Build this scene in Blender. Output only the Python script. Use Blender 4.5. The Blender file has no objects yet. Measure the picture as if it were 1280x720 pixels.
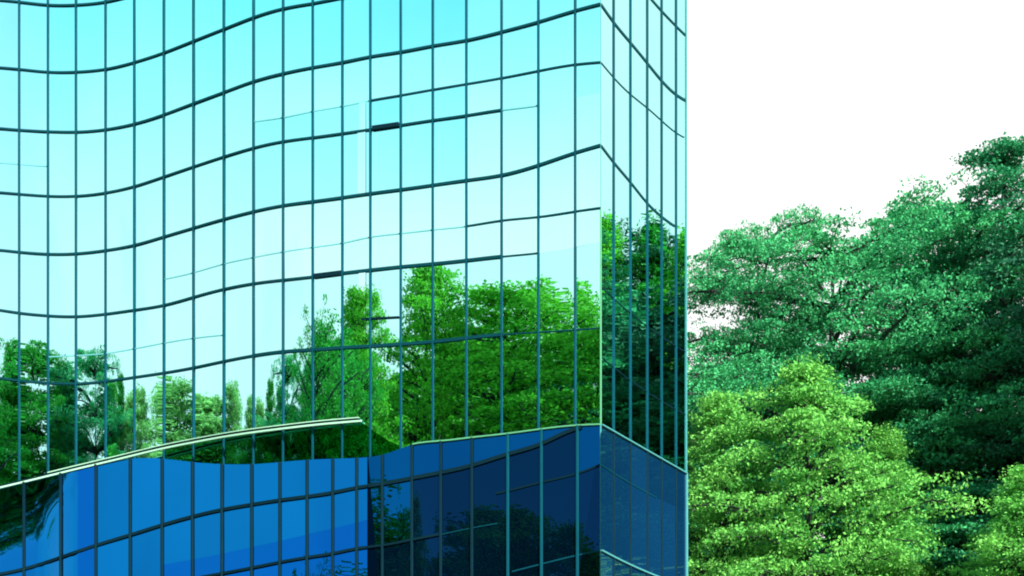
import bpy, math, random
import numpy as np
from mathutils import Vector

random.seed(7)
sc = bpy.context.scene
COL = sc.collection

# ------------------------------------------------------------------ camera
F, YH, X0, EYE = 1760.0, 1100.0, 640.0, 1.6
cam = bpy.data.cameras.new("camera")
co = bpy.data.objects.new("camera", cam); COL.objects.link(co)
co.location = (0, 0, EYE); co.rotation_euler = (math.radians(90), 0, 0)
cam.sensor_width = 36; cam.lens = 36 * F / 1280
cam.shift_y = (YH - 360) / 1280
cam.clip_end = 5000
sc.camera = co

def P(x, y, d):
    """survey point: sight line through the photo at x, y, taken at distance d"""
    return Vector(((x - X0) * d / F, d, EYE + (YH - y) * d / F))

# ------------------------------------------------------------------ splines
class Curve:
    """natural cubic spline with straight ends"""
    def __init__(s, pts, smooth=0):
        x = np.array([p[0] for p in pts], float); y = np.array([p[1] for p in pts], float)
        for _ in range(smooth):
            y[1:-1] = .25 * y[:-2] + .5 * y[1:-1] + .25 * y[2:]
        n = len(x); h = np.diff(x)
        A = np.eye(n); b = np.zeros(n)
        for i in range(1, n - 1):
            A[i, i-1] = h[i-1]; A[i, i] = 2 * (h[i-1] + h[i]); A[i, i+1] = h[i]
            b[i] = 6 * ((y[i+1]-y[i]) / h[i] - (y[i]-y[i-1]) / h[i-1])
        m = np.linalg.solve(A, b)
        s.x, s.y, s.h, s.m, s.n = x, y, h, m, n
    def __call__(s, t):
        if t <= s.x[0]:
            k = (s.y[1]-s.y[0]) / s.h[0] - s.h[0] * s.m[1] / 6
            return s.y[0] + k * (t - s.x[0])
        if t >= s.x[-1]:
            k = (s.y[-1]-s.y[-2]) / s.h[-1] + s.h[-1] * s.m[-2] / 6
            return s.y[-1] + k * (t - s.x[-1])
        i = int(np.searchsorted(s.x, t) - 1); i = max(0, min(s.n - 2, i))
        a, b, h = s.x[i+1]-t, t-s.x[i], s.h[i]
        return (s.m[i]*a**3 + s.m[i+1]*b**3) / (6*h) + (s.y[i]/h - s.m[i]*h/6)*a + (s.y[i+1]/h - s.m[i+1]*h/6)*b

XM = [0, 24, 60, 95, 132, 168, 205, 242, 280, 317, 354, 391, 428, 463, 501, 541, 583, 627, 673, 719, 751]
def crv(ys, xs=None, smooth=0):
    return Curve(list(zip(xs or XM, ys)), smooth)

L2y = [161, 163, 165, 165.5, 162.5, 155.5, 144, 130, 116, 102.5, 92.5, 85, 78.5, 71.5, 65.5, 58, 51, 40.5, 28, 14, 5.5]
L4y = [313, 315.5, 318, 317.5, 313.5, 307, 296.5, 285.5, 274.5, 265, 257.5, 252.5, 247.5, 242.5, 237.5, 232, 226, 219.5, 207, 191.5, 182]
s2 = (YH - np.array(L2y)) / (YH - 5.5); s4 = (YH - np.array(L4y)) / (YH - 182)
DC = 36.0
dist = DC / ((s2 + s4) / 2)
# the wall swings gently back beyond the left edge of the photo
XE = [-320, -230, -150, -90, -45]
for _ in range(2): dist[1:-1] = .25 * dist[:-2] + .5 * dist[1:-1] + .25 * dist[2:]
dist = list(dist)
for i, th in zip(range(11, 20), (16.5, 16.2, 16.0, 16.2, 16.4, 17.2, 18.2, 19.2, 20.2)):     # plan angle of each bay near the corner
    dist[i+1] = dist[i] - (XM[i+1] - XM[i]) * dist[i] / F * math.tan(math.radians(th))
for i, th in zip(range(6, -1, -1), (28, 24, 16, 9, 4, 0, -3)):      # ease the bay at the left end
    dx = (XM[i+1] - XM[i]) * dist[i+1] / F
    dist[i] = dist[i+1] + dx * math.tan(math.radians(th))
DE = [dist[0] - q for q in (.75, .62, .45, .28, .13)]
D1 = Curve(list(zip(XE + XM, DE + list(dist))), smooth=0)
def follow(curve, xs, yc):
    """level line through height yc at the corner"""
    return None
def ratio(k, c):
    return lambda x: YH - k * (YH - c(x))
def ext(c, xa):
    """a measured line, continued level outside the photo"""
    def g(x):
        if x < xa:
            return YH - (YH - c(xa)) * D1(xa) / D1(x)
        return c(x)
    return g
L2 = ext(crv(L2y), 0)
L4 = ext(crv(L4y), 0)
L3 = ext(crv([241, 243, 245.5, 245.5, 241.5, 233.5, 221.5, 209, 196.5, 185.5, 177.5, 172.5, 167.5, 162.5, 157, 151, 145, 138, 132, 122, 116]), 0)
L1a = crv([85, 87, 90.5, 90.5, 87, 78.5, 66.5, 52, 37, 22.5, 11.5, 5], XM[:12])
def L1(x):
    lvl = YH - (YH - L2(x)) * 1.0795
    if x < 0: return YH - (YH - L1a(0)) * D1(0) / D1(x)
    if x <= 391: return L1a(x)
    return lvl + (L1a(391) - (YH - (YH - L2(391)) * 1.0795)) * max(0, 1 - (x - 391) / 60)
L0 = ratio(1.0830, L1)
Lm = ratio(1.0765, L0)
Ln = ratio(1.0710, Lm)
L5 = ext(crv([388, 391.5, 395, 396, 393, 388, 382, 372, 362, 355, 350.5, 346.5, 342, 338, 334, 330.3, 326, 321, 316.5, 309, 302]), 0)
L6 = ext(crv([473, 476, 479, 480, 477, 472, 466.5, 460, 452, 445, 440, 437.5, 435, 433, 430.5, 427.5, 423, 418.5, 415.5, 412.6, 410]), 0)
S1 = crv([152, 147, 139.5, 133, 126, 119.5, 112.5, 105.5, 98, 89, 81, 78], [320, 354, 391, 428, 463, 501, 541, 583, 627, 673, 719, 751])
S2 = crv([352, 341, 330, 322, 315, 309.5, 304, 296.5, 292, 287.5, 283, 276, 271.5, 264.6, 260], [190, 242, 280, 317, 354, 391, 428, 463, 501, 541, 583, 627, 673, 719, 751])
S3 = crv([446, 444.5, 442, 436, 429, 423, 419], [65, 95, 131, 168, 205, 242, 280])
LEDGE = crv([640, 628, 610, 598.5, 587, 574, 562, 553.5, 546.5, 540.5, 535.5, 531, 527.5, 526.5], [-160, -80, 0, 48, 95, 150, 200, 242, 280, 320, 360, 400, 440, 452])
TOPL = crv([640, 628, 610, 598.5, 587, 575, 572.5, 573.5, 577.5, 580, 580, 577, 574, 572, 568, 557, 551.5, 547.5, 543.5, 537.5, 532.5, 531],
           [-160, -80, 0, 48, 95, 150, 185, 205, 240, 275, 320, 357, 400, 453, 480, 512, 555, 590, 627, 673, 719, 751])

# right hand face
XR = [751, 767, 788, 809, 827, 845, 857]
RY2 = [5.5, 28, 53.5, 79, 101, 118.5, 126]
pr = np.polyfit(np.array(XR) - 751., DC * 1094.5 / (YH - np.array(RY2)), 2)
dr0 = float(np.polyval(pr, 0))
def D1R(x): return float(np.polyval(pr, x - 751.)) - dr0 + D1(751)
def RL(yc): return lambda x: YH - (YH - yc) * D1(751) / D1R(x)
R2 = crv(RY2, XR); RS1 = crv([78, 97, 118, 135, 151, 166, 173], XR); R4 = crv([182, 203, 228, 254, 271, 284, 291], XR)
RTOP = crv([531, 591.5], [751, 857])

# ------------------------------------------------------------------ materials
def newmat(name):
    m = bpy.data.materials.new(name); m.use_nodes = True
    nt = m.node_tree; b = nt.nodes["Principled BSDF"]
    return m, nt, b
def paint(name, rgb, rough=.45, metal=0.0, noise=.12, scale=6.0):
    m, nt, b = newmat(name)
    n = nt.nodes.new("ShaderNodeTexNoise"); n.inputs["Scale"].default_value = scale; n.inputs["Detail"].default_value = 6
    tc = nt.nodes.new("ShaderNodeTexCoord"); nt.links.new(tc.outputs["Object"], n.inputs["Vector"])
    mr = nt.nodes.new("ShaderNodeMapRange"); mr.inputs["To Min"].default_value = 1 - noise; mr.inputs["To Max"].default_value = 1 + noise
    nt.links.new(n.outputs["Fac"], mr.inputs["Value"])
    mx = nt.nodes.new("ShaderNodeVectorMath"); mx.operation = 'SCALE'; mx.inputs[0].default_value = rgb
    nt.links.new(mr.outputs[0], mx.inputs["Scale"]); nt.links.new(mx.outputs[0], b.inputs["Base Color"])
    b.inputs["Roughness"].default_value = rough; b.inputs["Metallic"].default_value = metal
    b.inputs["Specular IOR Level"].default_value = .02
    return m
def glass(name, rgb, var=.05, wave=.0005, rough=.0, wscale=.9, base=None, metal=1.0, stretch=1.0, speck=0):
    """mirror coated, tinted curtain wall glass, slightly wavy"""
    m, nt, b = newmat(name)
    oi = nt.nodes.new("ShaderNodeObjectInfo")
    mr = nt.nodes.new("ShaderNodeMapRange"); mr.inputs["To Min"].default_value = 1 - var; mr.inputs["To Max"].default_value = 1 + var * .3
    nt.links.new(oi.outputs["Random"], mr.inputs["Value"])
    tc = nt.nodes.new("ShaderNodeTexCoord")
    d = nt.nodes.new("ShaderNodeTexNoise"); d.inputs["Scale"].default_value = .35; d.inputs["Detail"].default_value = 4
    nt.links.new(tc.outputs["Object"], d.inputs["Vector"])
    m2 = nt.nodes.new("ShaderNodeMapRange"); m2.inputs["From Min"].default_value = .3; m2.inputs["From Max"].default_value = .7
    m2.inputs["To Min"].default_value = .95; m2.inputs["To Max"].default_value = 1.02
    nt.links.new(d.outputs["Fac"], m2.inputs["Value"])
    mu = nt.nodes.new("ShaderNodeMath"); mu.operation = 'MULTIPLY'
    nt.links.new(mr.outputs[0], mu.inputs[0]); nt.links.new(m2.outputs[0], mu.inputs[1])
    mx = nt.nodes.new("ShaderNodeVectorMath"); mx.operation = 'SCALE'; mx.inputs[0].default_value = rgb
    nt.links.new(mu.outputs[0], mx.inputs["Scale"]); nt.links.new(mx.outputs[0], b.inputs["Base Color"])
    b.inputs["Metallic"].default_value = metal; b.inputs["Roughness"].default_value = rough
    w = nt.nodes.new("ShaderNodeTexNoise"); w.inputs["Scale"].default_value = wscale; w.inputs["Detail"].default_value = 1.5
    mp = nt.nodes.new("ShaderNodeMapping"); mp.inputs["Scale"].default_value = (1, 1, stretch)
    nt.links.new(tc.outputs["Object"], mp.inputs["Vector"]); nt.links.new(mp.outputs[0], w.inputs["Vector"])
    bp = nt.nodes.new("ShaderNodeBump"); bp.inputs["Distance"].default_value = wave; bp.inputs["Strength"].default_value = 1
    nt.links.new(w.outputs["Fac"], bp.inputs["Height"]); nt.links.new(bp.outputs[0], b.inputs["Normal"])
    return m

G_MAIN = glass("glass_cyan", (.47, .92, .92))
G_MAIN2 = glass("glass_cyan_deep", (.40, .90, .92))
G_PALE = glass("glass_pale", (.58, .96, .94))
G_SIDE = glass("glass_side", (.42, .97, .93), wave=.0022, stretch=2.2, wscale=.8)
G_BLUE = glass("glass_blue", (.010, .165, .43), var=.12)
G_BLUE2 = glass("glass_blue_deep", (.007, .12, .43), var=.08)
G_NAVY2 = glass("glass_navy_deep", (.0015, .024, .075), var=.3, metal=.9)  # darkness of mirrored trees in the lower rows, put into the tint
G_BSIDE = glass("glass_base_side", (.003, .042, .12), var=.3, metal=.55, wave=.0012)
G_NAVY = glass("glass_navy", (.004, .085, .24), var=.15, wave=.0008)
G_FASC = glass("glass_mirrored_trees", (.02, .20, .10), var=.1, wave=.0008)  # dark green tint paints in the tree reflection under the ledge
M_MULL = paint("mullion_teal", (.002, .045, .065), .65, .0, .2, 2)
M_MULD = paint("mullion_dark", (.002, .014, .022), .65, .0, .2, 2)
M_TRAN = paint("transom_teal", (.002, .035, .045), .65, .0, .2, 2)
M_SEAM = paint("seam_grey", (.10, .34, .36), .4)
M_PALE = paint("aluminium_pale", (.32, .55, .40), .4, 0)
M_TRIM = paint("trim_cyan", (.05, .20, .21), .4, 0)
M_EDGE = paint("edge_green", (.10, .34, .18), .35, .2)
M_CONC = paint("concrete_grey", (.16, .2, .24), .8)

# ------------------------------------------------------------------ object helpers
def link(name, me, mat=None, parent=None, smooth=False):
    o = bpy.data.objects.new(name, me); COL.objects.link(o)
    if mat is not None: me.materials.append(mat)
    if parent: o.parent = parent
    if smooth: me.polygons.foreach_set("use_smooth", [True] * len(me.polygons))
    return o
def mesh(name, v, f):
    me = bpy.data.meshes.new(name); me.from_pydata([tuple(p) for p in v], [], f); me.update(); return me
def empty(name, loc, label, cat, group=None):
    o = bpy.data.objects.new(name, None); COL.objects.link(o); o.location = loc
    o.empty_display_size = .2
    o["label"] = label; o["category"] = cat
    if group: o["group"] = group
    return o

BLD = empty("office_building", (0, 0, 0),
            "tall office building with wavy mirrored cyan curtain wall above a deep blue glass base", "building")

def wall_normal(D, x, side=1):
    e = 2.0
    a = P(x - e, 0, D(x - e)); b = P(x + e, 0, D(x + e)); t = (b - a); t.z = 0; t.normalize()
    return Vector((t.y, -t.x, 0)), t

def pane_geo(D, x0, x1, top, bot, tilt=.007, off=0.0, cant=None, nseg=5, nv=1):
    v, f = [], []
    a = random.uniform(-tilt, tilt); b = random.uniform(-tilt, tilt)
    for j in range(nv + 1):
        for i in range(nseg + 1):
            u = i / nseg; x = x0 + (x1 - x0) * u
            yt, yb = top(x), bot(x)
            if yb < yt + .2: yb = yt + .2
            w = j / nv; y = yt + (yb - yt) * w
            d = D(x) - off + a * (u - .5) + b * (w - .5)
            if cant: d -= cant(x, y, d)
            v.append(P(x, y, d))
    n = nseg + 1
    for j in range(nv):
        for i in range(nseg):
            f.append((j*n+i, (j+1)*n+i, (j+1)*n+i+1, j*n+i+1))
    return v, f

def add_pane(name, mat, geo, parent=BLD):
    return link(name, mesh(name, *geo), mat, parent, True)

def sweep(pts, nors, w, h, back=.0):
    """bar along pts: h high (z), from `back` behind to w in front of the line along nors"""
    v, f = [], []
    for p, n in zip(pts, nors):
        for dz, dn in ((-h/2, w), (h/2, w), (h/2, -back), (-h/2, -back)):
            v.append(p + n * dn + Vector((0, 0, dz)))
    for i in range(len(pts) - 1):
        a = i * 4; b = a + 4
        for k in range(4):
            f.append((a+k, a+(k+1) % 4, b+(k+1) % 4, b+k))
    f.append((3, 2, 1, 0)); e = (len(pts)-1)*4; f.append((e, e+1, e+2, e+3))
    return v, f

def transom(name, mat, D, curve, xa, xb, h=.055, w=.045, step=9, cant=None, off=0, parent=BLD, taper=False):
    n = max(2, int((xb - xa) / step) + 1)
    pts, nors = [], []
    for i in range(n + 1):
        x = xa + (xb - xa) * i / n; y = curve(x); d = D(x) - off
        if cant: d -= cant(x, y, d)
        pts.append(P(x, y, d)); nors.append(wall_normal(D, min(max(x, xa + 2), xb - 2))[0])
    return link(name, mesh(name, *sweep(pts, nors, w, h, .01)), mat, parent)

def mullion(name, mat, D, x, ytop, ybot, w=.062, dp=.05, cant=None, off=0, parent=BLD, wn=None, n=1):
    nor, t = wall_normal(D, wn if wn is not None else x)
    v, f = [], []
    for j in range(n + 1):
        y = ytop + (ybot - ytop) * j / n
        d = D(x) - off
        if cant: d -= cant(x, y, d)
        p = P(x, y, d)
        for du, dn in ((-w/2, -.01), (-w/2, dp*.7), (-w/3, dp), (w/3, dp), (w/2, dp*.7), (w/2, -.01)):
            v.append(p + t * du + nor * dn)
    for j in range(n):
        a, b = j*6, (j+1)*6
        for k in range(6): f.append((a+k, a+(k+1) % 6, b+(k+1) % 6, b+k))
    f.append((0, 1, 2, 3, 4, 5)); f.append(tuple(n*6 + k for k in (5, 4, 3, 2, 1, 0)))
    return link(name, mesh(name, v, f), mat, parent)

# ------------------------------------------------------------------ upper curtain wall
XL = [-320, -283, -247, -211, -176, -141, -107, -74, -42, -11.5]
cols = XL + XM[1:]
def low(x):
    return TOPL(x) + 6 if x > 215 else LEDGE(x) + 14
rows = [(Ln, Lm), (Lm, L0), (L0, L1), (L1, L2), (L2, L3), (L3, L4), (L4, L5), (L5, L6), (L6, low)]
fasc = lambda x: LEDGE(x) if x < 452 else LEDGE(452) + (TOPL(x) - LEDGE(452)) * min(1, (x - 452) / 55)
panes, stuff_v, stuff_f = [], [], []
for i in range(len(cols) - 1):
    xa, xb = cols[i], cols[i+1]
    for r, (t, b) in enumerate(rows):
        xc = (xa + xb) / 2
        mat = [G_MAIN, G_MAIN2][1 if r in (2, 3) and random.random() < .5 or (r == 4 and 317 <= xc < 640) or r == 5 and 317 <= xc < 583 else 0]
        if xc > 583 and r >= 3 and r < 7: mat = G_PALE  # paler sky reflection near the corner, put into the glass tint
        if xc > 317 and r == 4:
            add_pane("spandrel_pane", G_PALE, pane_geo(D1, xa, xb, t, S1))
            g = pane_geo(D1, xa, xb, S1, b)
        elif xc > 317 and r == 6:
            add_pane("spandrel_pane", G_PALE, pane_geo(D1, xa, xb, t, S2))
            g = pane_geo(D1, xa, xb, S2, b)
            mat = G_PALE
        else:
            g = pane_geo(D1, xa, xb, t, b)
        if r == 8 and 205 < xc < 500:
            g = pane_geo(D1, xa, xb, t, fasc)
            add_pane("fascia_pane", G_FASC, pane_geo(D1, xa, xb, fasc, low))
        # pixels of this pane inside the photo
        ya, yb = max(0, t(xc)), min(720, (b(xc) if r < 8 else (TOPL(xc) if xc > 215 else LEDGE(xc))))
        area = max(0, yb - ya) * max(0, min(xb, 1280) - max(xa, 0))
        panes.append((area, mat, g))
# right hand face panes
rrows = [(RL(-173), RL(-87)), (RL(-87), R2), (R2, RS1), (RS1, R4), (R4, RL(262)), (RL(262), RL(358)), (RL(358), RL(446)), (RL(446), lambda x: RTOP(x) + 8)]
for i in range(len(XR) - 1):
    for r, (t, b) in enumerate(rrows):
        g = pane_geo(D1R, XR[i], XR[i+1], t, b, tilt=.003, nseg=3)
        xc = (XR[i] + XR[i+1]) / 2
        area = max(0, b(xc) - max(0, t(xc))) * (XR[i+1] - XR[i])
        panes.append((area, G_SIDE, g))
panes.sort(key=lambda p: -p[0])
for a, m, g in panes[:100]:
    add_pane("glass_pane", m, g)
rest = [p for p in panes[100:]]
v, f, mi = [], [], []
mats = [G_MAIN, G_MAIN2, G_PALE, G_SIDE]
for a, m, (gv, gf) in rest:
    k = len(v); v += gv; f += [tuple(q + k for q in ff) for ff in gf]; mi += [mats.index(m)] * len(gf)
me = mesh("glass_pane", v, f)
for m in mats: me.materials.append(m)
me.polygons.foreach_set("material_index", mi)
o = link("glass_pane", me, None, BLD, True); o["kind"] = "stuff"; o["label"] = "remaining panes of the mirrored curtain wall"

# mullions
for x in cols[1:-1]:
    mullion("mullion", M_MULL, D1, x, Ln(x), low(x), w=.056)
for x in XR[1:-1]:
    mullion("mullion", M_MULL, D1R, x, RL(-173)(x), RTOP(x) + 6, w=.075, dp=.03)
# transoms
transom("transom", M_TRAN, D1, Lm, -320, 750.5); transom("transom", M_TRAN, D1, L0, -320, 750.5)
transom("transom", M_TRAN, D1, L1, -320, 750.5); transom("transom", M_TRAN, D1, L2, -320, 750.5, h=.06)
transom("transom", M_TRAN, D1, L3, -320, 627, h=.055); transom("seam", M_SEAM, D1, L3, 627, 673, h=.03, w=.02)
transom("transom", M_TRAN, D1, L4, -320, 354, h=.062); transom("transom", M_TRAN, D1, L4, 354.3, 750.5, h=.07)
transom("transom", M_TRAN, D1, L5, -320, 391, h=.062); transom("transom", M_TRAN, D1, L5, 391.3, 627, h=.078)
transom("transom", M_TRAN, D1, L5, 627.3, 673, h=.035, w=.025)
transom("transom", M_TRAN, D1, L6, -320, 317, h=.062); transom("transom", M_TRAN, D1, L6, 317.3, 630, h=.08)
transom("transom", M_TRAN, D1, L6, 630.3, 750.5, h=.03, w=.025)
transom("seam", M_SEAM, D1, S1, 317, 463, h=.03, w=.012); transom("transom", M_TRAN, D1, S1, 463.3, 750.5, h=.045, w=.03)
transom("seam", M_SEAM, D1, S2, 205, 583, h=.028, w=.012); transom("transom", M_TRAN, D1, S2, 583.3, 750.5, h=.042, w=.03)
transom("seam", M_SEAM, D1, S3, 60, 280, h=.03, w=.012)
transom("seam", M_SEAM, D1, lambda x: L3(x) - 37.5, -74, 60, h=.025, w=.012)
transom("transom", M_TRAN, D1R, RL(-87), 751.5, 856.5, h=.06, w=.02, step=5)
transom("transom", M_TRAN, D1R, R2, 751.5, 856.5, h=.075, w=.02, step=5)
transom("transom", M_TRAN, D1R, RS1, 751.5, 855, h=.03, w=.015, step=5)
transom("transom", M_TRAN, D1R, R4, 751.5, 843, h=.065, w=.02, step=5)
for yc in (358, 446):
    transom("seam", M_MULD, D1R, RL(yc), 751.5, 856.5, h=.03, w=.012, step=5)
# opening lights: thick dark heads
transom("vent_head", M_MULD, D1, lambda x: L3(x) - 1, 466, 499, h=.11, w=.07)
transom("vent_head", M_MULD, D1, lambda x: L5(x) - .5, 393, 427, h=.12, w=.06)
transom("vent_head", M_MULD, D1, lambda x: 414 - (x - 455) * .05 - 15, 452, 499, h=.05, w=.04)
# slim pale strip added as the reflection of a pole, between two mullions
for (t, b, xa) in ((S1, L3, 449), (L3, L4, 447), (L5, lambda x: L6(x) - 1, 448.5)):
    add_pane("reflected_pole_strip", G_PALE if b is not L4 else G_PALE, pane_geo(D1, xa, 457, t, b, tilt=0, off=.02, nseg=2))
# arris trims
mullion("corner_trim", M_TRIM, D1, 751, RL(-173)(751), 262, w=.012, dp=.012, wn=748)
mullion("corner_trim", M_EDGE, D1, 751, 262.3, 531, w=.04, dp=.03, wn=748)
mullion("edge_trim", M_TRIM, D1R, 857.6, RL(-173)(857), RTOP(857), w=.05, dp=.03, wn=850)

# ------------------------------------------------------------------ blue glass base
def sstep(a, b, x):
    t = max(0, min(1, (x - a) / (b - a))); return t*t*(3-2*t)
def OFF(x): return .10 + .5 * (1 - sstep(0, 460, x))
D2 = lambda x: D1(x) - OFF(x)
def cantL(x, y, d):
    """glass leans out towards its foot; at the far left it starts plumb and curls out"""
    h = max(0, y - TOPL(x)) * d / F
    q = 1 - sstep(45, 100, x)
    h1, h2 = .3 * q, 2.9 * q + .01
    if h <= h1: g = 0
    elif h < h2: g = (h - h1) ** 2 / (2 * (h2 - h1))
    else: g = (h2 - h1) / 2 + (h - h2)
    return g * math.tan(math.radians(19))
def cantR(x, y, d):
    h = max(0, y - TOPL(x)) * d / F
    return h * math.tan(math.radians(12))
T1 = crv([752, 724, 715, 697, 682, 669, 656, 646, 637, 631, 625.5, 621, 616, 610, 605, 598, 591, 582, 568, 555, 537.5, 533.5],
         [-160, -40, 15, 76, 120, 163, 205, 241, 280, 315, 350, 384, 416, 446, 478, 515, 551, 590, 635, 677, 716, 730])
T2 = crv([850, 800, 776, 757, 744, 733, 724, 717, 710, 703, 697, 692, 686, 682, 675, 668, 660, 654], [-160, -40, 76, 120, 163, 205, 241, 278, 315, 350, 384, 416, 446, 478, 515, 551, 590, 624])
T3 = crv([632, 623, 614, 603, 592, 581], [551, 590, 634, 677, 722, 751])
T4 = crv([716, 705, 694, 688], [634, 677, 722, 751])
BOT = lambda x: 800.0
DEEP = crv([706, 692, 676, 662, 650], [205, 278, 350, 410, 459])
lx = [-160, -112, -64, -17, 30, 76, 120, 163, 203, 241, 278, 315, 350, 384, 416, 446, 459]
for i in range(len(lx) - 1):
    xa, xb = lx[i], lx[i+1]; xc = (xa + xb) / 2
    nvv = 8 if xc < 110 else 3
    add_pane("tinted_pane", G_BLUE, pane_geo(D2, xa, xb, TOPL, lambda x: min(T1(x), 800), cant=cantL, nseg=4, nv=nvv))
    if xc > 205:
        add_pane("tinted_pane", G_BLUE, pane_geo(D2, xa, xb, T1, DEEP, cant=cantL, nseg=4, nv=nvv))
        add_pane("tinted_pane", G_BLUE2, pane_geo(D2, xa, xb, DEEP, T2, cant=cantL, nseg=4, nv=nvv))  # deeper tint below this edge paints in a change of reflection
        add_pane("tinted_pane", G_BLUE2, pane_geo(D2, xa, xb, T2, BOT, cant=cantL, nseg=4, nv=nvv))
    elif T1(xc) < 799:
        add_pane("tinted_pane", G_BLUE, pane_geo(D2, xa, xb, T1, BOT, cant=cantL, nseg=4, nv=nvv))
for x in lx[1:-1]:
    mullion("base_mullion", M_MULD, D2, x, TOPL(x), 800, w=.07, dp=.07, cant=cantL, n=10)
# deeper blue pier between two mullions
add_pane("pier", G_BLUE2, pane_geo(D2, 97, 119, lambda x: TOPL(x) + 2, BOT, tilt=0, off=.012, cant=cantL, nseg=2, nv=3))
# jamb where the canted base meets the plumb navy glass
v = []; f = []
for j in range(9):
    y = TOPL(459) + (800 - TOPL(459)) * j / 8
    d = D2(459); v += [P(459, y, d - cantL(459, y, d) - .05), P(460, y, d + .1)]
for j in range(8): f.append((2*j, 2*j+1, 2*j+3, 2*j+2))
link("jamb", mesh("jamb", v, f), M_MULD, BLD)
rx = [460, 478, 515, 551, 590, 635, 677, 722, 751]
for i in range(len(rx) - 1):
    xa, xb = rx[i], rx[i+1]; xc = (xa + xb) / 2
    steps = [TOPL] + ([T1] if xc < 700 else []) + ([T2] if xc < 624 else [T3, T4] if xc > 634 else []) + [BOT]
    for a, b in zip(steps[:-1], steps[1:]):
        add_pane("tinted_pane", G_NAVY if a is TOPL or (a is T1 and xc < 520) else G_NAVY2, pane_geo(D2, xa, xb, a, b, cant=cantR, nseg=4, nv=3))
for x in rx[1:-1]:
    mullion("base_mullion", M_MULD if x < 620 else M_MULL, D2, x, TOPL(x), 800, w=.07, dp=.06, cant=cantR, n=3)
transom("base_transom", M_MULD, D2, T1, -160, 458.5, h=.085, w=.05, cant=cantL)
transom("base_transom", M_MULD, D2, T1, 460.5, 727, h=.10, w=.05, cant=cantR)
transom("base_transom", M_MULD, D2, T2, 205, 458.5, h=.07, w=.05, cant=cantL)
transom("base_transom", M_MULD, D2, T2, 460.5, 550, h=.06, w=.05, cant=cantR)
transom("seam", M_MULL, D2, T2, 550.5, 622, h=.022, w=.012, cant=cantR)
transom("base_transom", M_MULD, D2, T3, 620, 750, h=.05, w=.03, cant=cantR)
transom("seam", M_MULL, D2, T4, 640, 750, h=.035, w=.012, cant=cantR)
transom("coping", M_EDGE, D2, lambda x: TOPL(x) - .3, 516, 750, h=.035, w=.05)
# pale double ledge sweeping along the top of the base
transom("ledge", M_PALE, D2, LEDGE, -160, 452, h=.045, w=.05, step=8)
transom("ledge", M_PALE, D2, lambda x: LEDGE(x) - 4.4, 60, 449, h=.022, w=.05, step=8)
transom("ledge_shadow_gap", M_MULD, D2, lambda x: LEDGE(x) - 2.6, -160, 450, h=.03, w=.03, step=8)
# right hand side of the base
D2R = lambda x: D1R(x) - .10
def cantS(x, y, d):
    return max(0, y - RTOP(x)) * d / F * math.tan(math.radians(24))
RT4 = RL(688); RT3 = RL(581)
for i in range(len(XR) - 1):
    for a, b in ((RTOP, RT3), (RT3, RT4), (RT4, lambda x: 830)):
        if b is RT3 and RT3(XR[i]) < RTOP(XR[i]) + 1: continue
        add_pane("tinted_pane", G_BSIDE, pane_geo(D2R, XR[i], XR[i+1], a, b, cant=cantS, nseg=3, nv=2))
for x in XR[1:-1]:
    mullion("base_mullion", M_MULD, D2R, x, RTOP(x), 830, w=.07, dp=.03, cant=cantS, n=2)
transom("coping", M_TRIM, D2R, RTOP, 751, 857.5, h=.035, w=.06, step=6)
transom("coping", M_TRIM, D2R, RT4, 751, 857.5, h=.04, w=.05, step=6, cant=cantS)
transom("seam", M_MULL, D2R, RT3, 751, 820, h=.02, w=.02, step=6, cant=cantS)
mullion("corner_trim", M_TRIM, D2, 751, 531, 800, w=.03, dp=.04, cant=cantR, wn=748, n=3)
mullion("edge_trim", M_TRIM, D2R, 857.8, RTOP(857), 830, w=.05, dp=.05, cant=cantS, wn=850, n=3)

# closing: plinth, hidden walls and roof, so the building is a solid from any side
def wallstrip(name, pts, z0, z1, mat):
    v, f = [], []
    for p in pts: v += [(p[0], p[1], z0), (p[0], p[1], z1(p) if callable(z1) else z1)]
    for i in range(len(pts) - 1): f.append((2*i, 2*i+2, 2*i+3, 2*i+1))
    return link(name, mesh(name, v, f), mat, BLD)
pl = []
for x in [-160 + 10 * k for k in range(62)]:
    d = D2(x) - cantL(x, 800, D2(x)); pl.append(P(x, 800, d))
plr = [P(x, 800, D2(x) - cantR(x, 800, D2(x))) for x in range(460, 752, 12)]
zb = min(p.z for p in pl + plr) + .0
wallstrip("plinth", [p for p in pl], -.2, lambda p: p[2] + .0, M_CONC)
wallstrip("plinth", [p for p in plr], -.2, lambda p: p[2] + .0, M_CONC)
prr = [P(x, 830, D2R(x) - cantS(x, 830, D2R(x))) for x in range(751, 858, 8)]
wallstrip("plinth", prr, -.2, lambda p: p[2] + .0, M_CONC)
ztop = P(0, Ln(0), D1(0)).z
eR = P(857.5, 0, D1R(857.5)); eL = P(-320, 0, D1(-320))
wallstrip("rear_wall", [(eR.x, eR.y), (eR.x - .2, 62), (eL.x, 62), (eL.x, eL.y)], -.2, ztop, M_CONC)
wallstrip("end_wall", [(P(-160, 0, D2(-160)).x - .2, P(-160, 0, D2(-160)).y + 1.0), (eL.x, eL.y)], -.2, P(-160, LEDGE(-160), D2(-160)).z, M_CONC)
rp = [P(x, 0, D1(x)) for x in [-320 + 20 * k for k in range(53)]] + [P(x, 0, D1R(x)) for x in XR]
rv = [(p.x, p.y, ztop - .1) for p in rp] + [(eR.x - .2, 62, ztop - .1), (eL.x, 62, ztop - .1)]
link("roof", mesh("roof", rv, [tuple(range(len(rv)))]), M_CONC, BLD)

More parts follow.
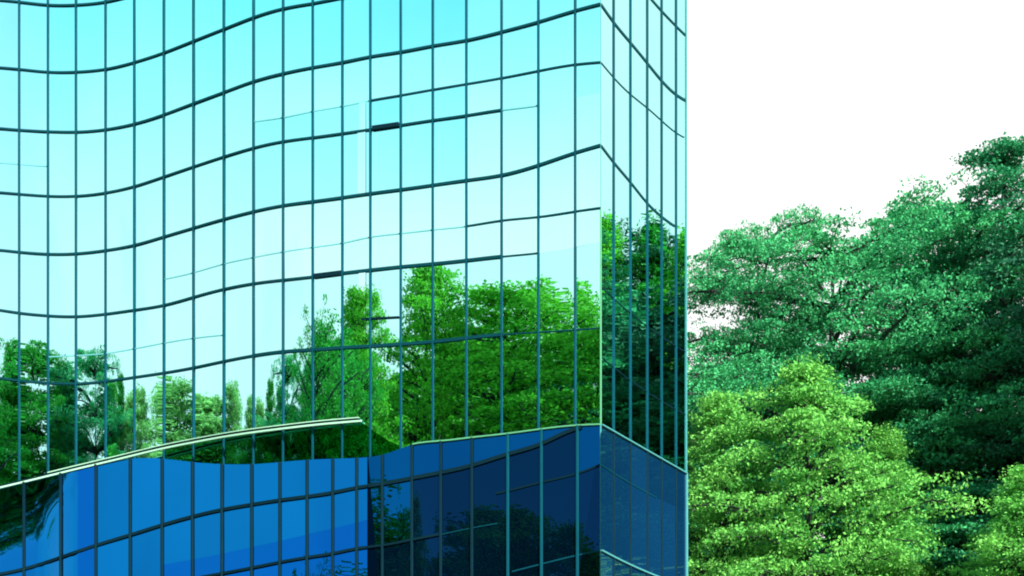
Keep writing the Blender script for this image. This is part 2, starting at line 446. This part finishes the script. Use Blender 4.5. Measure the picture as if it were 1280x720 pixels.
# ------------------------------------------------------------------ trees
def leafmat(name, c1, c2, transl=.25):
    m, nt, b = newmat(name)
    ge = nt.nodes.new("ShaderNodeNewGeometry"); tc = nt.nodes.new("ShaderNodeTexCoord")
    n = nt.nodes.new("ShaderNodeTexNoise"); n.inputs["Scale"].default_value = .55; n.inputs["Detail"].default_value = 3
    nt.links.new(tc.outputs["Object"], n.inputs["Vector"])
    mr = nt.nodes.new("ShaderNodeMapRange"); mr.inputs["From Min"].default_value = .3; mr.inputs["From Max"].default_value = .7
    nt.links.new(n.outputs["Fac"], mr.inputs["Value"])
    ad = nt.nodes.new("ShaderNodeMix"); ad.data_type = 'FLOAT'; ad.inputs[0].default_value = .45
    nt.links.new(mr.outputs[0], ad.inputs[2]); nt.links.new(ge.outputs["Random Per Island"], ad.inputs[3])
    mx = nt.nodes.new("ShaderNodeMix"); mx.data_type = 'RGBA'
    mx.inputs[6].default_value = (*c1, 1); mx.inputs[7].default_value = (*c2, 1)
    nt.links.new(ad.outputs[0], mx.inputs[0]); nt.links.new(mx.outputs[2], b.inputs["Base Color"])
    b.inputs["Roughness"].default_value = .65; b.inputs["Specular IOR Level"].default_value = .12
    tr = nt.nodes.new("ShaderNodeBsdfTranslucent"); nt.links.new(mx.outputs[2], tr.inputs["Color"])
    ms = nt.nodes.new("ShaderNodeMixShader"); ms.inputs[0].default_value = transl
    nt.links.new(b.outputs[0], ms.inputs[1]); nt.links.new(tr.outputs[0], ms.inputs[2])
    nt.links.new(ms.outputs[0], nt.nodes["Material Output"].inputs["Surface"])
    return m
LF_DARK = leafmat("leaf_dark_green", (.008, .12, .055), (.035, .29, .11))
LF_MID = leafmat("leaf_mid_green", (.014, .19, .07), (.08, .48, .17))
LF_BRIGHT = leafmat("leaf_yellow_green", (.05, .30, .05), (.23, .57, .11), .28)
LF_FRESH = leafmat("leaf_fresh_green", (.05, .33, .02), (.20, .60, .04), .4)
LF_DEEP = leafmat("leaf_shaded_green", (.006, .055, .035), (.02, .14, .06), .15)  # shaded side of the trees in the side glass, put into leaf colour
LF_VIVID = leafmat("leaf_vivid_green", (.012, .18, .02), (.06, .42, .04), .3)
LF_PALE = leafmat("leaf_pale_green", (.12, .32, .08), (.32, .55, .16), .4)
BARK = paint("bark_dark", (.035, .045, .04), .9, 0, .35, 5)

def tubes(segs, sides=5):
    """segs: list of (p0, p1, r0, r1)"""
    v, f = [], []
    for p0, p1, r0, r1 in segs:
        p0 = np.array(p0, float); p1 = np.array(p1, float); ax = p1 - p0; L = np.linalg.norm(ax)
        if L < 1e-6: continue
        ax /= L; u = np.cross(ax, [0.3, .2, 1] if abs(ax[2]) < .9 else [1, 0, 0]); u /= np.linalg.norm(u); w = np.cross(ax, u)
        k = len(v)
        for p, r in ((p0, r0), (p1, r1)):
            for i in range(sides):
                a = 2 * math.pi * i / sides; v.append(p + (u * math.cos(a) + w * math.sin(a)) * r)
        for i in range(sides): f.append((k+i, k+(i+1) % sides, k+sides+(i+1) % sides, k+sides+i))
    return v, f

def leaves_mesh(name, C, R, n, size, up, rng):
    """C (m,3) clump centres, R (m,3) clump radii, n leaves each"""
    m = len(C); N = m * n
    g = rng.normal(size=(m, n, 3)); g /= np.linalg.norm(g, axis=2, keepdims=True) + 1e-9
    g *= rng.uniform(.25, 1.0, size=(m, n, 1)) ** .6
    g[:, :, 2] = np.where(rng.random((m, n)) < .55, np.abs(g[:, :, 2]), g[:, :, 2])
    pos = (C[:, None, :] + g * R[:, None, :]).reshape(N, 3)
    nor = rng.normal(size=(N, 3)) + np.array([0, 0, up]); nor /= np.linalg.norm(nor, axis=1, keepdims=True)
    a = rng.normal(size=(N, 3)); u = np.cross(nor, a); u /= np.linalg.norm(u, axis=1, keepdims=True); w = np.cross(nor, u)
    s = size * rng.uniform(.6, 1.35, size=(N, 1))
    q = np.stack([pos - u*s*.5, pos + w*s*.27 + nor*s*.05, pos + u*s*.5, pos - w*s*.27 + nor*s*.05], axis=1).reshape(-1, 3)
    me = bpy.data.meshes.new(name)
    me.vertices.add(N*4); me.vertices.foreach_set("co", q.astype(np.float32).ravel())
    me.loops.add(N*4); me.loops.foreach_set("vertex_index", np.arange(N*4, dtype=np.int32))
    me.polygons.add(N); me.polygons.foreach_set("loop_start", np.arange(0, N*4, 4, dtype=np.int32))
    me.update(calc_edges=True)
    return me

def grow(kind, H, rad, seed, nb, base=.25, n=22, size=.2, spread=1.0, drop=0.0, gap=0.0):
    """returns (trunk mesh, limbs mesh, crown mesh) of one tree, origin at the foot"""
    rng = np.random.default_rng(seed)
    tr = []; K = 14; pth = []
    wob = rng.normal(size=(K+1, 2)) * .03
    for i in range(K+1):
        t = i / K
        pth.append(np.array([wob[:i+1, 0].sum(), wob[:i+1, 1].sum(), H * .985 * t]))
    r = lambda t: .024 * H * .55 * (1 - t) ** .8 + .02
    for i in range(K): tr.append((pth[i], pth[i+1], r(i/K), r((i+1)/K)))
    def tp(t):
        k = min(K-1, int(t*K)); q = t*K - k; return pth[k]*(1-q) + pth[k+1]*q
    segs, C, R = [], [], []
    nw = rng.uniform(0, 6.28, 6)
    for b in range(nb):
        t = base + (1 - base) * (b + rng.uniform(0, 1)) / nb; t = min(t, .995)
        if kind != 'loose':
            lv = nb / {'flat': 14, 'spire': 9, 'dome': 11}[kind]; t = base + (1 - base) * (math.floor((t - base) / (1 - base) * lv) + .5 + rng.uniform(-.11, .11)) / lv
        t = min(t, .995); hr = (t - base) / (1 - base)
        if kind == 'spire':  L = rad * (1 - hr) ** .62 * rng.uniform(.45, 1.35) + .25; rise = .18 - .25 * (1-hr)
        elif kind == 'flat': L = rad * (1 - hr ** 3.2) ** .5 * rng.uniform(.45, 1.3) + .5; rise = .26 + .18 * hr
        elif kind == 'dome': L = rad * (1 - hr ** 1.15) ** .85 * rng.uniform(.5, 1.25) + .35; rise = .38 + .35 * hr
        else:                L = rad * (1 - hr ** 2.5) ** .5 * rng.uniform(.4, 1.15) + .4; rise = .35 + .4 * hr
        az = b * 2.399 + rng.uniform(-.5, .5)
        L *= 1 + .22 * math.sin(az * 2 + nw[0]) + .15 * math.sin(az * 3 + nw[1] + hr * 5)
        d = np.array([math.cos(az), math.sin(az), 0.]); p = tp(t); ns = max(3, int(L / .75)); st = L / ns
        prev = p; rr = .018 * H * .25 * (L / rad) + .02
        side = np.array([-d[1], d[0], 0])
        for k in range(ns):
            q = (k + 1) / ns
            nx = prev + d * st + np.array([0, 0, st * (rise - drop * q)]) + rng.normal(size=3) * .08
            segs.append((prev, nx, rr * (1 - .8 * k / ns), rr * (1 - .8 * (k+1) / ns)))
            if q > (.38 if kind == 'dome' else .25) and rng.random() > gap:
                wid = L * .34 * (1.15 - abs(q - .55)) * spread
                for sgn in (-1, 1):
                    for m_ in range(1 + int(wid / .8)):
                        off = sgn * wid * (m_ + rng.uniform(.2, 1)) / (1 + int(wid / .8))
                        c = nx + side * off + d * abs(off) * .35 + np.array([0, 0, rng.normal() * .12 + abs(off) * .06])
                        if rng.random() < .5: segs.append((nx, c, .018, .008))
                        C.append(c)
                        fl = {'spire': .13, 'flat': .15, 'dome': .26, 'loose': .34}[kind]
                        s_ = rng.uniform(.3, .85)
                        R.append((s_, s_, s_ * fl / .5))
            prev = nx
        C.append(prev + np.array([0, 0, .1])); R.append((.4, .4, .22))
    C.append(tp(.99) + np.array([0, 0, .1])); R.append((.3, .3, .55))
    C.append(tp(.96)); R.append((.5, .5, .4))
    zf = H / max(c[2] + q[2] for c, q in zip(C, R))
    C = [c * np.array([1, 1, zf]) for c in C]
    segs = [(a * np.array([1, 1, zf]), b_ * np.array([1, 1, zf]), p_, q_) for a, b_, p_, q_ in segs]
    tr = [(a * np.array([1, 1, zf]), b_ * np.array([1, 1, zf]), p_, q_) for a, b_, p_, q_ in tr]
    up = {'spire': .7, 'flat': .6, 'dome': .5, 'loose': .5}[kind]
    cm = leaves_mesh("crown", np.array(C), np.array(R), n, size, up, rng)
    return mesh("trunk", *tubes(tr, 9)), mesh("limbs", *tubes(segs, 4)), cm, len(C) * n

def plant(name, meshes, mat, loc, label, group, rz=0., sc_=(1, 1, 1)):
    root = empty(name, loc, label, "tree", group); root.rotation_euler.z = rz; root.scale = sc_
    for nm, me, m in zip(("trunk", "limbs", "crown"), meshes, (BARK, BARK, mat)):
        if m.name not in [q.name for q in me.materials if q]:
            if len(me.materials) == 0: me.materials.append(m)
        o = bpy.data.objects.new(nm, me); COL.objects.link(o); o.parent = root
        if len(me.materials) and me.materials[0] != m:
            o.material_slots[0].link = 'OBJECT'; o.material_slots[0].material = m
        if nm == "trunk": me.polygons.foreach_set("use_smooth", [True] * len(me.polygons))
    return root

tot = 0
def G(*a, **k):
    global tot
    r = grow(*a, **k); tot += r[3]; return r[:3]
def at(px, d): return ((px - X0) * d / F, d, 0)
def HT(py, path): return (YH - py) * path / F + EYE

K_BRIGHT = G('dome', HT(450, 49), 4.8, 11, 140, base=.3, n=62, size=.135, drop=.55)
K_CEDAR = G('flat', HT(266, 55), 6.6, 22, 140, base=.3, n=58, size=.135, drop=.5)
K_SPIRE = G('spire', HT(166, 52), 6.3, 33, 180, base=.2, n=52, size=.135, spread=1.1, drop=.35)
K_FLAT2 = G('flat', 26, 5.2, 44, 140, base=.3, n=60, size=.14, drop=.5)
K_LOOSE = G('loose', 27, 4.2, 55, 110, base=.45, n=34, size=.17, gap=.2)
K_DOME2 = G('dome', 26, 4.6, 66, 230, base=.32, n=46, size=.15, drop=.35)
K_SPIRE2 = G('spire', 27, 4.6, 77, 120, base=.3, n=48, size=.14, gap=.1, drop=.3)

GD = "trees standing beyond the right edge of the building"
plant("broadleaf_tree", K_BRIGHT, LF_BRIGHT, at(1005, 49), "bright yellow-green tree with straight dark trunk, nearest beside the building's right edge", GD)
plant("broadleaf_tree", K_DOME2, LF_BRIGHT, at(895, 51), "lower yellow-green tree half hidden by the building edge", GD, 1.1, (.75, .75, HT(486, 51)/26))
plant("broadleaf_tree", K_DOME2, LF_BRIGHT, at(1108, 50), "yellow-green tree with round shoulder on the right of the tallest bright one", GD, 2.7, (.62, .62, HT(528, 50)/26))
plant("cedar_tree", K_CEDAR, LF_MID, at(950, 58), "green cedar with level crown standing closest to the building's edge", GD, 3.3, (.56, .56, HT(276, 58)/HT(266, 55)))
plant("cedar_tree", K_CEDAR, LF_MID, at(1035, 56), "wide flat-topped green cedar rising behind the yellow-green trees", GD, .4)
plant("cedar_tree", K_FLAT2, LF_MID, at(1175, 58), "layered green cedar between the flat-topped cedar and the tall spired conifer", GD, 1.9, (1.05, 1.05, HT(238, 58)/26))
plant("conifer_tree", K_SPIRE, LF_DARK, at(1253, 52), "tallest dark conifer with a pointed spire near the right edge", GD, .9)
plant("conifer_tree", K_SPIRE2, LF_DARK, at(1165, 53), "shorter dark conifer in the shade below the tall spired one", GD, .3, (1.0, 1.0, HT(400, 53)/27))
plant("broadleaf_tree", K_DOME2, LF_BRIGHT, at(1282, 44), "yellow-green tree reaching in low from the right edge", GD, .3, (.8, .8, HT(578, 44)/26))
plant("cedar_tree", K_CEDAR, LF_MID, at(905, 61), "cedar far behind, showing low beside the building edge", GD, 2.0, (.7, .7, HT(500, 61)/HT(266, 55)))
GR = "trees mirrored in the side face of the building"
plant("cedar_tree", K_FLAT2, LF_DEEP, (24.3, 51, 0), "cedar out of frame on the right, mirrored across the side glass", GR, 1.0, (.95, 1.3, 27.5/26))
plant("cedar_tree", K_CEDAR, LF_DEEP, (30, 62, 0), "tall dark cedar out of frame, mirrored near the corner of the side glass", GR, 2.0, (1, 1, 34.8/HT(266, 55)))
plant("cedar_tree", K_CEDAR, LF_DEEP, (32, 54, 0), "tall dark cedar out of frame, mirrored in the middle of the side glass", GR, 4.0, (1, 1, 33.6/HT(266, 55)))
plant("cedar_tree", K_FLAT2, LF_DEEP, (24, 44.5, 0), "dark cedar out of frame, mirrored near the outer edge of the side glass", GR, 3.0, (1.0, 1.0, 29/26))

plant("broadleaf_tree", K_DOME2, LF_FRESH, (26.5, 49.5, 0), "bright green tree out of frame, mirrored along the top of the side glass", GR, .7, (1.05, 1.05, 31.6/26))
plant("broadleaf_tree", K_DOME2, LF_VIVID, (28, 53.5, 0), "green tree out of frame, mirrored between the two bright ones in the side glass", GR, 1.7, (1.15, 1.15, 33.4/26))
plant("broadleaf_tree", K_DOME2, LF_FRESH, (26, 56.5, 0), "bright green tree out of frame, mirrored by the corner of the side glass", GR, 2.7, (1.05, 1.05, 33.5/26))
GM = "trees opposite the building, mirrored in its glass"
plant("broadleaf_tree", K_DOME2, LF_FRESH, (-16.6, 17.7, 0), "tallest fresh green tree mirrored in the middle of the glass wall", GM, .2, (.80, .80, 29.3/26))
plant("broadleaf_tree", K_DOME2, LF_FRESH, (-14.8, 17.0, 0), "fresh green tree mirrored between the tallest one and the corner", GM, 1.4, (.74, .74, 28.4/26))
plant("broadleaf_tree", K_DOME2, LF_FRESH, (-13.3, 16.6, 0), "low fresh green tree mirrored under the dark conifer at the corner", GM, 3.3, (.68, .68, 26.2/26))
plant("broadleaf_tree", K_DOME2, LF_VIVID, (-18.4, 13.0, 0), "vivid green tree mirrored behind the fresh green ones", GM, 2.6, (.8, .8, 28.6/26))
plant("broadleaf_tree", K_BRIGHT, LF_FRESH, (-17, 11.3, 0), "fresh green tree filling in behind, mirrored right of the tallest one", GM, 1.6, (1.1, 1.1, 28.3/HT(450, 49)))
plant("broadleaf_tree", K_BRIGHT, LF_VIVID, (-20.8, 13.2, 0), "vivid green tree filling in behind, mirrored left of the tallest one", GM, 4.1, (1.1, 1.1, 26.5/HT(450, 49)))
plant("conifer_tree", K_SPIRE, LF_DARK, (-12.0, 16.2, 0), "dark conifer with level branches mirrored against the building's corner", GM, 1.4, (.45, .45, 29.6/HT(166, 52)))
plant("broadleaf_tree", K_LOOSE, LF_VIVID, (-15.6, 27.3, 0), "sparse open-crowned tree mirrored left of the tallest fresh green one", GM, 0, (.62, .62, 23.6/27))
plant("broadleaf_tree", K_DOME2, LF_FRESH, (-16.5, 22.3, 0), "fresh green tree mirrored just left of the tallest one", GM, 4.6, (.5, .5, 26.6/26))
plant("broadleaf_tree", K_LOOSE, LF_VIVID, (-15.3, 25.2, 0), "sparse slim tree mirrored between the open-crowned tree and the tallest one", GM, 2, (.5, .5, 23.6/27))
plant("broadleaf_tree", K_BRIGHT, LF_VIVID, (-26.5, 16.5, 0), "dark-limbed green tree filling in behind the dense tree on the left", GM, 1.0, (1.1, 1.1, 25.5/HT(452, 49)))
plant("broadleaf_tree", K_BRIGHT, LF_VIVID, (-31.5, 19.5, 0), "green tree filling in behind the layered cedar on the left", GM, 2.0, (1.1, 1.1, 26.5/HT(452, 49)))
plant("broadleaf_tree", K_BRIGHT, LF_PALE, (-38, 29.5, 0), "pale green tree filling in behind the other pale ones", GM, 2.8, (1.1, 1.1, 25/HT(452, 49)))
plant("broadleaf_tree", K_DOME2, LF_VIVID, (-20.9, 16.6, 0), "green tree at the extreme left of the mirrored grove", GM, 3.0, (.8, .8, 27.2/26))
plant("cedar_tree", K_FLAT2, LF_VIVID, (-22.9, 18.0, 0), "layered cedar second from the left in the mirrored grove", GM, .5, (.75, .75, 27.0/26))
plant("broadleaf_tree", K_DOME2, LF_MID, (-25, 18.6, 0), "green tree in the middle of the mirrored grove on the left", GM, 1.0, (.75, .75, 26.4/26))
plant("cedar_tree", K_FLAT2, LF_MID, (-27.2, 21.2, 0), "layered cedar toward the right of the mirrored grove on the left", GM, 5.5, (.75, .75, 26.6/26))
plant("broadleaf_tree", K_DOME2, LF_VIVID, (-29.8, 23.3, 0), "green tree closing the right side of the mirrored grove", GM, 4.0, (.62, .62, 25.8/26))
plant("broadleaf_tree", K_BRIGHT, LF_PALE, (-30.2, 25.4, 0), "pale green low tree mirrored right beside the dark grove", GM, .3, (.9, .9, 24.3/HT(450, 49)))
plant("broadleaf_tree", K_BRIGHT, LF_PALE, (-33, 31.5, 0), "low spreading pale green tree mirrored above the middle of the ledge", GM, 2.3, (1, 1, 24.4/HT(450, 49)))
plant("broadleaf_tree", K_DOME2, LF_PALE, (-32, 29.6, 0), "pale green low tree mirrored just above the ledge, in front of the other pale ones", GM, .9, (.9, .9, 25.0/26))
plant("broadleaf_tree", K_DOME2, LF_PALE, (-32.5, 26.0, 0), "pale green low tree mirrored above the ledge, nearest the dark grove", GM, 4.0, (.8, .8, 25.2/26))
plant("broadleaf_tree", K_DOME2, LF_PALE, (-36.5, 33, 0), "pale green low tree mirrored above the ledge, nearest the sparse one", GM, 5.0, (1, 1, 25.6/26))
plant("broadleaf_tree", K_DOME2, LF_VIVID, (-24, 28, 0), "lower green tree mirrored beside the sparse open-crowned one", GM, 2.5, (.6, .6, 20.0/26))
print("LEAVES", tot)

# ------------------------------------------------------------------ ground
gm, nt, b = newmat("lawn")
n = nt.nodes.new("ShaderNodeTexNoise"); n.inputs["Scale"].default_value = .3; n.inputs["Detail"].default_value = 8
cr = nt.nodes.new("ShaderNodeValToRGB"); cr.color_ramp.elements[0].color = (.02, .06, .02, 1); cr.color_ramp.elements[1].color = (.06, .12, .04, 1)
tc = nt.nodes.new("ShaderNodeTexCoord"); nt.links.new(tc.outputs["Object"], n.inputs["Vector"])
nt.links.new(n.outputs["Fac"], cr.inputs[0]); nt.links.new(cr.outputs[0], b.inputs["Base Color"]); b.inputs["Roughness"].default_value = .95
o = link("ground", mesh("ground", [(-1500, -1500, 0), (1500, -1500, 0), (1500, 1500, 0), (-1500, 1500, 0)], [(0, 1, 2, 3)]), gm); o["kind"] = "structure"
pm = paint("paving", (.28, .28, .27), .85, 0, .15, 1.5)
o = link("pavement", mesh("pavement", [(-12, -6, .004), (12, -6, .004), (12, 33, .004), (-12, 33, .004)], [(0, 1, 2, 3)]), pm); o["kind"] = "structure"

# ------------------------------------------------------------------ light
SUN_EL, SUN_AZ = math.radians(43), math.radians(143)     # azimuth clockwise from +y
sd = Vector((math.sin(SUN_AZ) * math.cos(SUN_EL), math.cos(SUN_AZ) * math.cos(SUN_EL), math.sin(SUN_EL)))
sl = bpy.data.lights.new("sun", 'SUN'); sl.energy = 5.0; sl.angle = math.radians(.5); sl.color = (1, .96, .88)
so = bpy.data.objects.new("sun", sl); COL.objects.link(so); so.rotation_euler = sd.to_track_quat('Z', 'Y').to_euler(); so.location = (0, 0, 60)
w = bpy.data.worlds.new("World"); sc.world = w; w.use_nodes = True; nt = w.node_tree
bg = nt.nodes["Background"]; bg.inputs["Strength"].default_value = .1
sky = nt.nodes.new("ShaderNodeTexSky"); sky.sky_type = 'NISHITA'; sky.sun_disc = False
sky.sun_elevation = SUN_EL; sky.sun_rotation = SUN_AZ
tc = nt.nodes.new("ShaderNodeTexCoord")
sep = nt.nodes.new("ShaderNodeSeparateXYZ"); nt.links.new(tc.outputs["Generated"], sep.inputs[0])
def mrange(src, a, b_, c, d):
    m = nt.nodes.new("ShaderNodeMapRange"); m.interpolation_type = 'SMOOTHSTEP'
    m.inputs["From Min"].default_value = a; m.inputs["From Max"].default_value = b_
    m.inputs["To Min"].default_value = c; m.inputs["To Max"].default_value = d
    nt.links.new(src, m.inputs["Value"]); return m.outputs[0]
def math2(op, a, b_):
    m = nt.nodes.new("ShaderNodeMath"); m.operation = op
    for i, q in enumerate((a, b_)):
        if isinstance(q, (int, float)): m.inputs[i].default_value = q
        else: nt.links.new(q, m.inputs[i])
    return m.outputs[0]
low_ = mrange(sep.outputs["Z"], .30, .60, .98, .60)                 # thin cloud thickening towards the horizon
white_ = mrange(sep.outputs["Z"], .37, .60, 1, 0)
dirv = nt.nodes.new("ShaderNodeVectorMath"); dirv.operation = 'DOT_PRODUCT'; dirv.inputs[1].default_value = (.55, .83, 0)
nt.links.new(tc.outputs["Generated"], dirv.inputs[0])
bank = mrange(dirv.outputs["Value"], .35, .75, 0, 1)                # bright cloud bank to the north-east
cn = nt.nodes.new("ShaderNodeTexNoise"); cn.inputs["Scale"].default_value = 2.2; cn.inputs["Detail"].default_value = 5
mpn = nt.nodes.new("ShaderNodeMapping"); mpn.inputs["Scale"].default_value = (1, 1, 2.5)
nt.links.new(tc.outputs["Generated"], mpn.inputs["Vector"]); nt.links.new(mpn.outputs[0], cn.inputs["Vector"])
cl = mrange(cn.outputs["Fac"], .38, .62, -.12, .2)
fac = math2('MAXIMUM', math2('ADD', low_, cl), bank)
cmp_ = nt.nodes.new("ShaderNodeClamp"); nt.links.new(fac, cmp_.inputs[0])
hz = nt.nodes.new("ShaderNodeMix"); hz.data_type = 'RGBA'; hz.inputs[6].default_value = (1.1, 5.1, 5.4, 1); hz.inputs[7].default_value = (4.5, 4.65, 4.6, 1)
nt.links.new(math2('MAXIMUM', white_, bank), hz.inputs[0])
mx = nt.nodes.new("ShaderNodeMix"); mx.data_type = 'RGBA'; 
bk = nt.nodes.new("ShaderNodeMix"); bk.data_type = 'RGBA'; bk.clamp_result = False     # the cloud bank: off-white with soft unevenness
bn = nt.nodes.new("ShaderNodeVectorMath"); bn.operation = 'SCALE'; bn.inputs[0].default_value = (1, 1.012, 1.008)
nt.links.new(mrange(cn.outputs["Fac"], .35, .65, 4.2, 4.7), bn.inputs["Scale"])
nt.links.new(bank, bk.inputs[0]); nt.links.new(hz.outputs[2], bk.inputs[6]); nt.links.new(bn.outputs[0], bk.inputs[7]); nt.links.new(bk.outputs[2], mx.inputs[7])
nt.links.new(cmp_.outputs[0], mx.inputs[0]); nt.links.new(sky.outputs[0], mx.inputs[6]); nt.links.new(mx.outputs[2], bg.inputs["Color"])

sc.view_settings.view_transform = 'Standard'; sc.view_settings.look = 'None'
sc.view_settings.exposure = 1.45; sc.view_settings.gamma = 1
sc.cycles.max_bounces = 8; sc.cycles.filter_width = 2.0
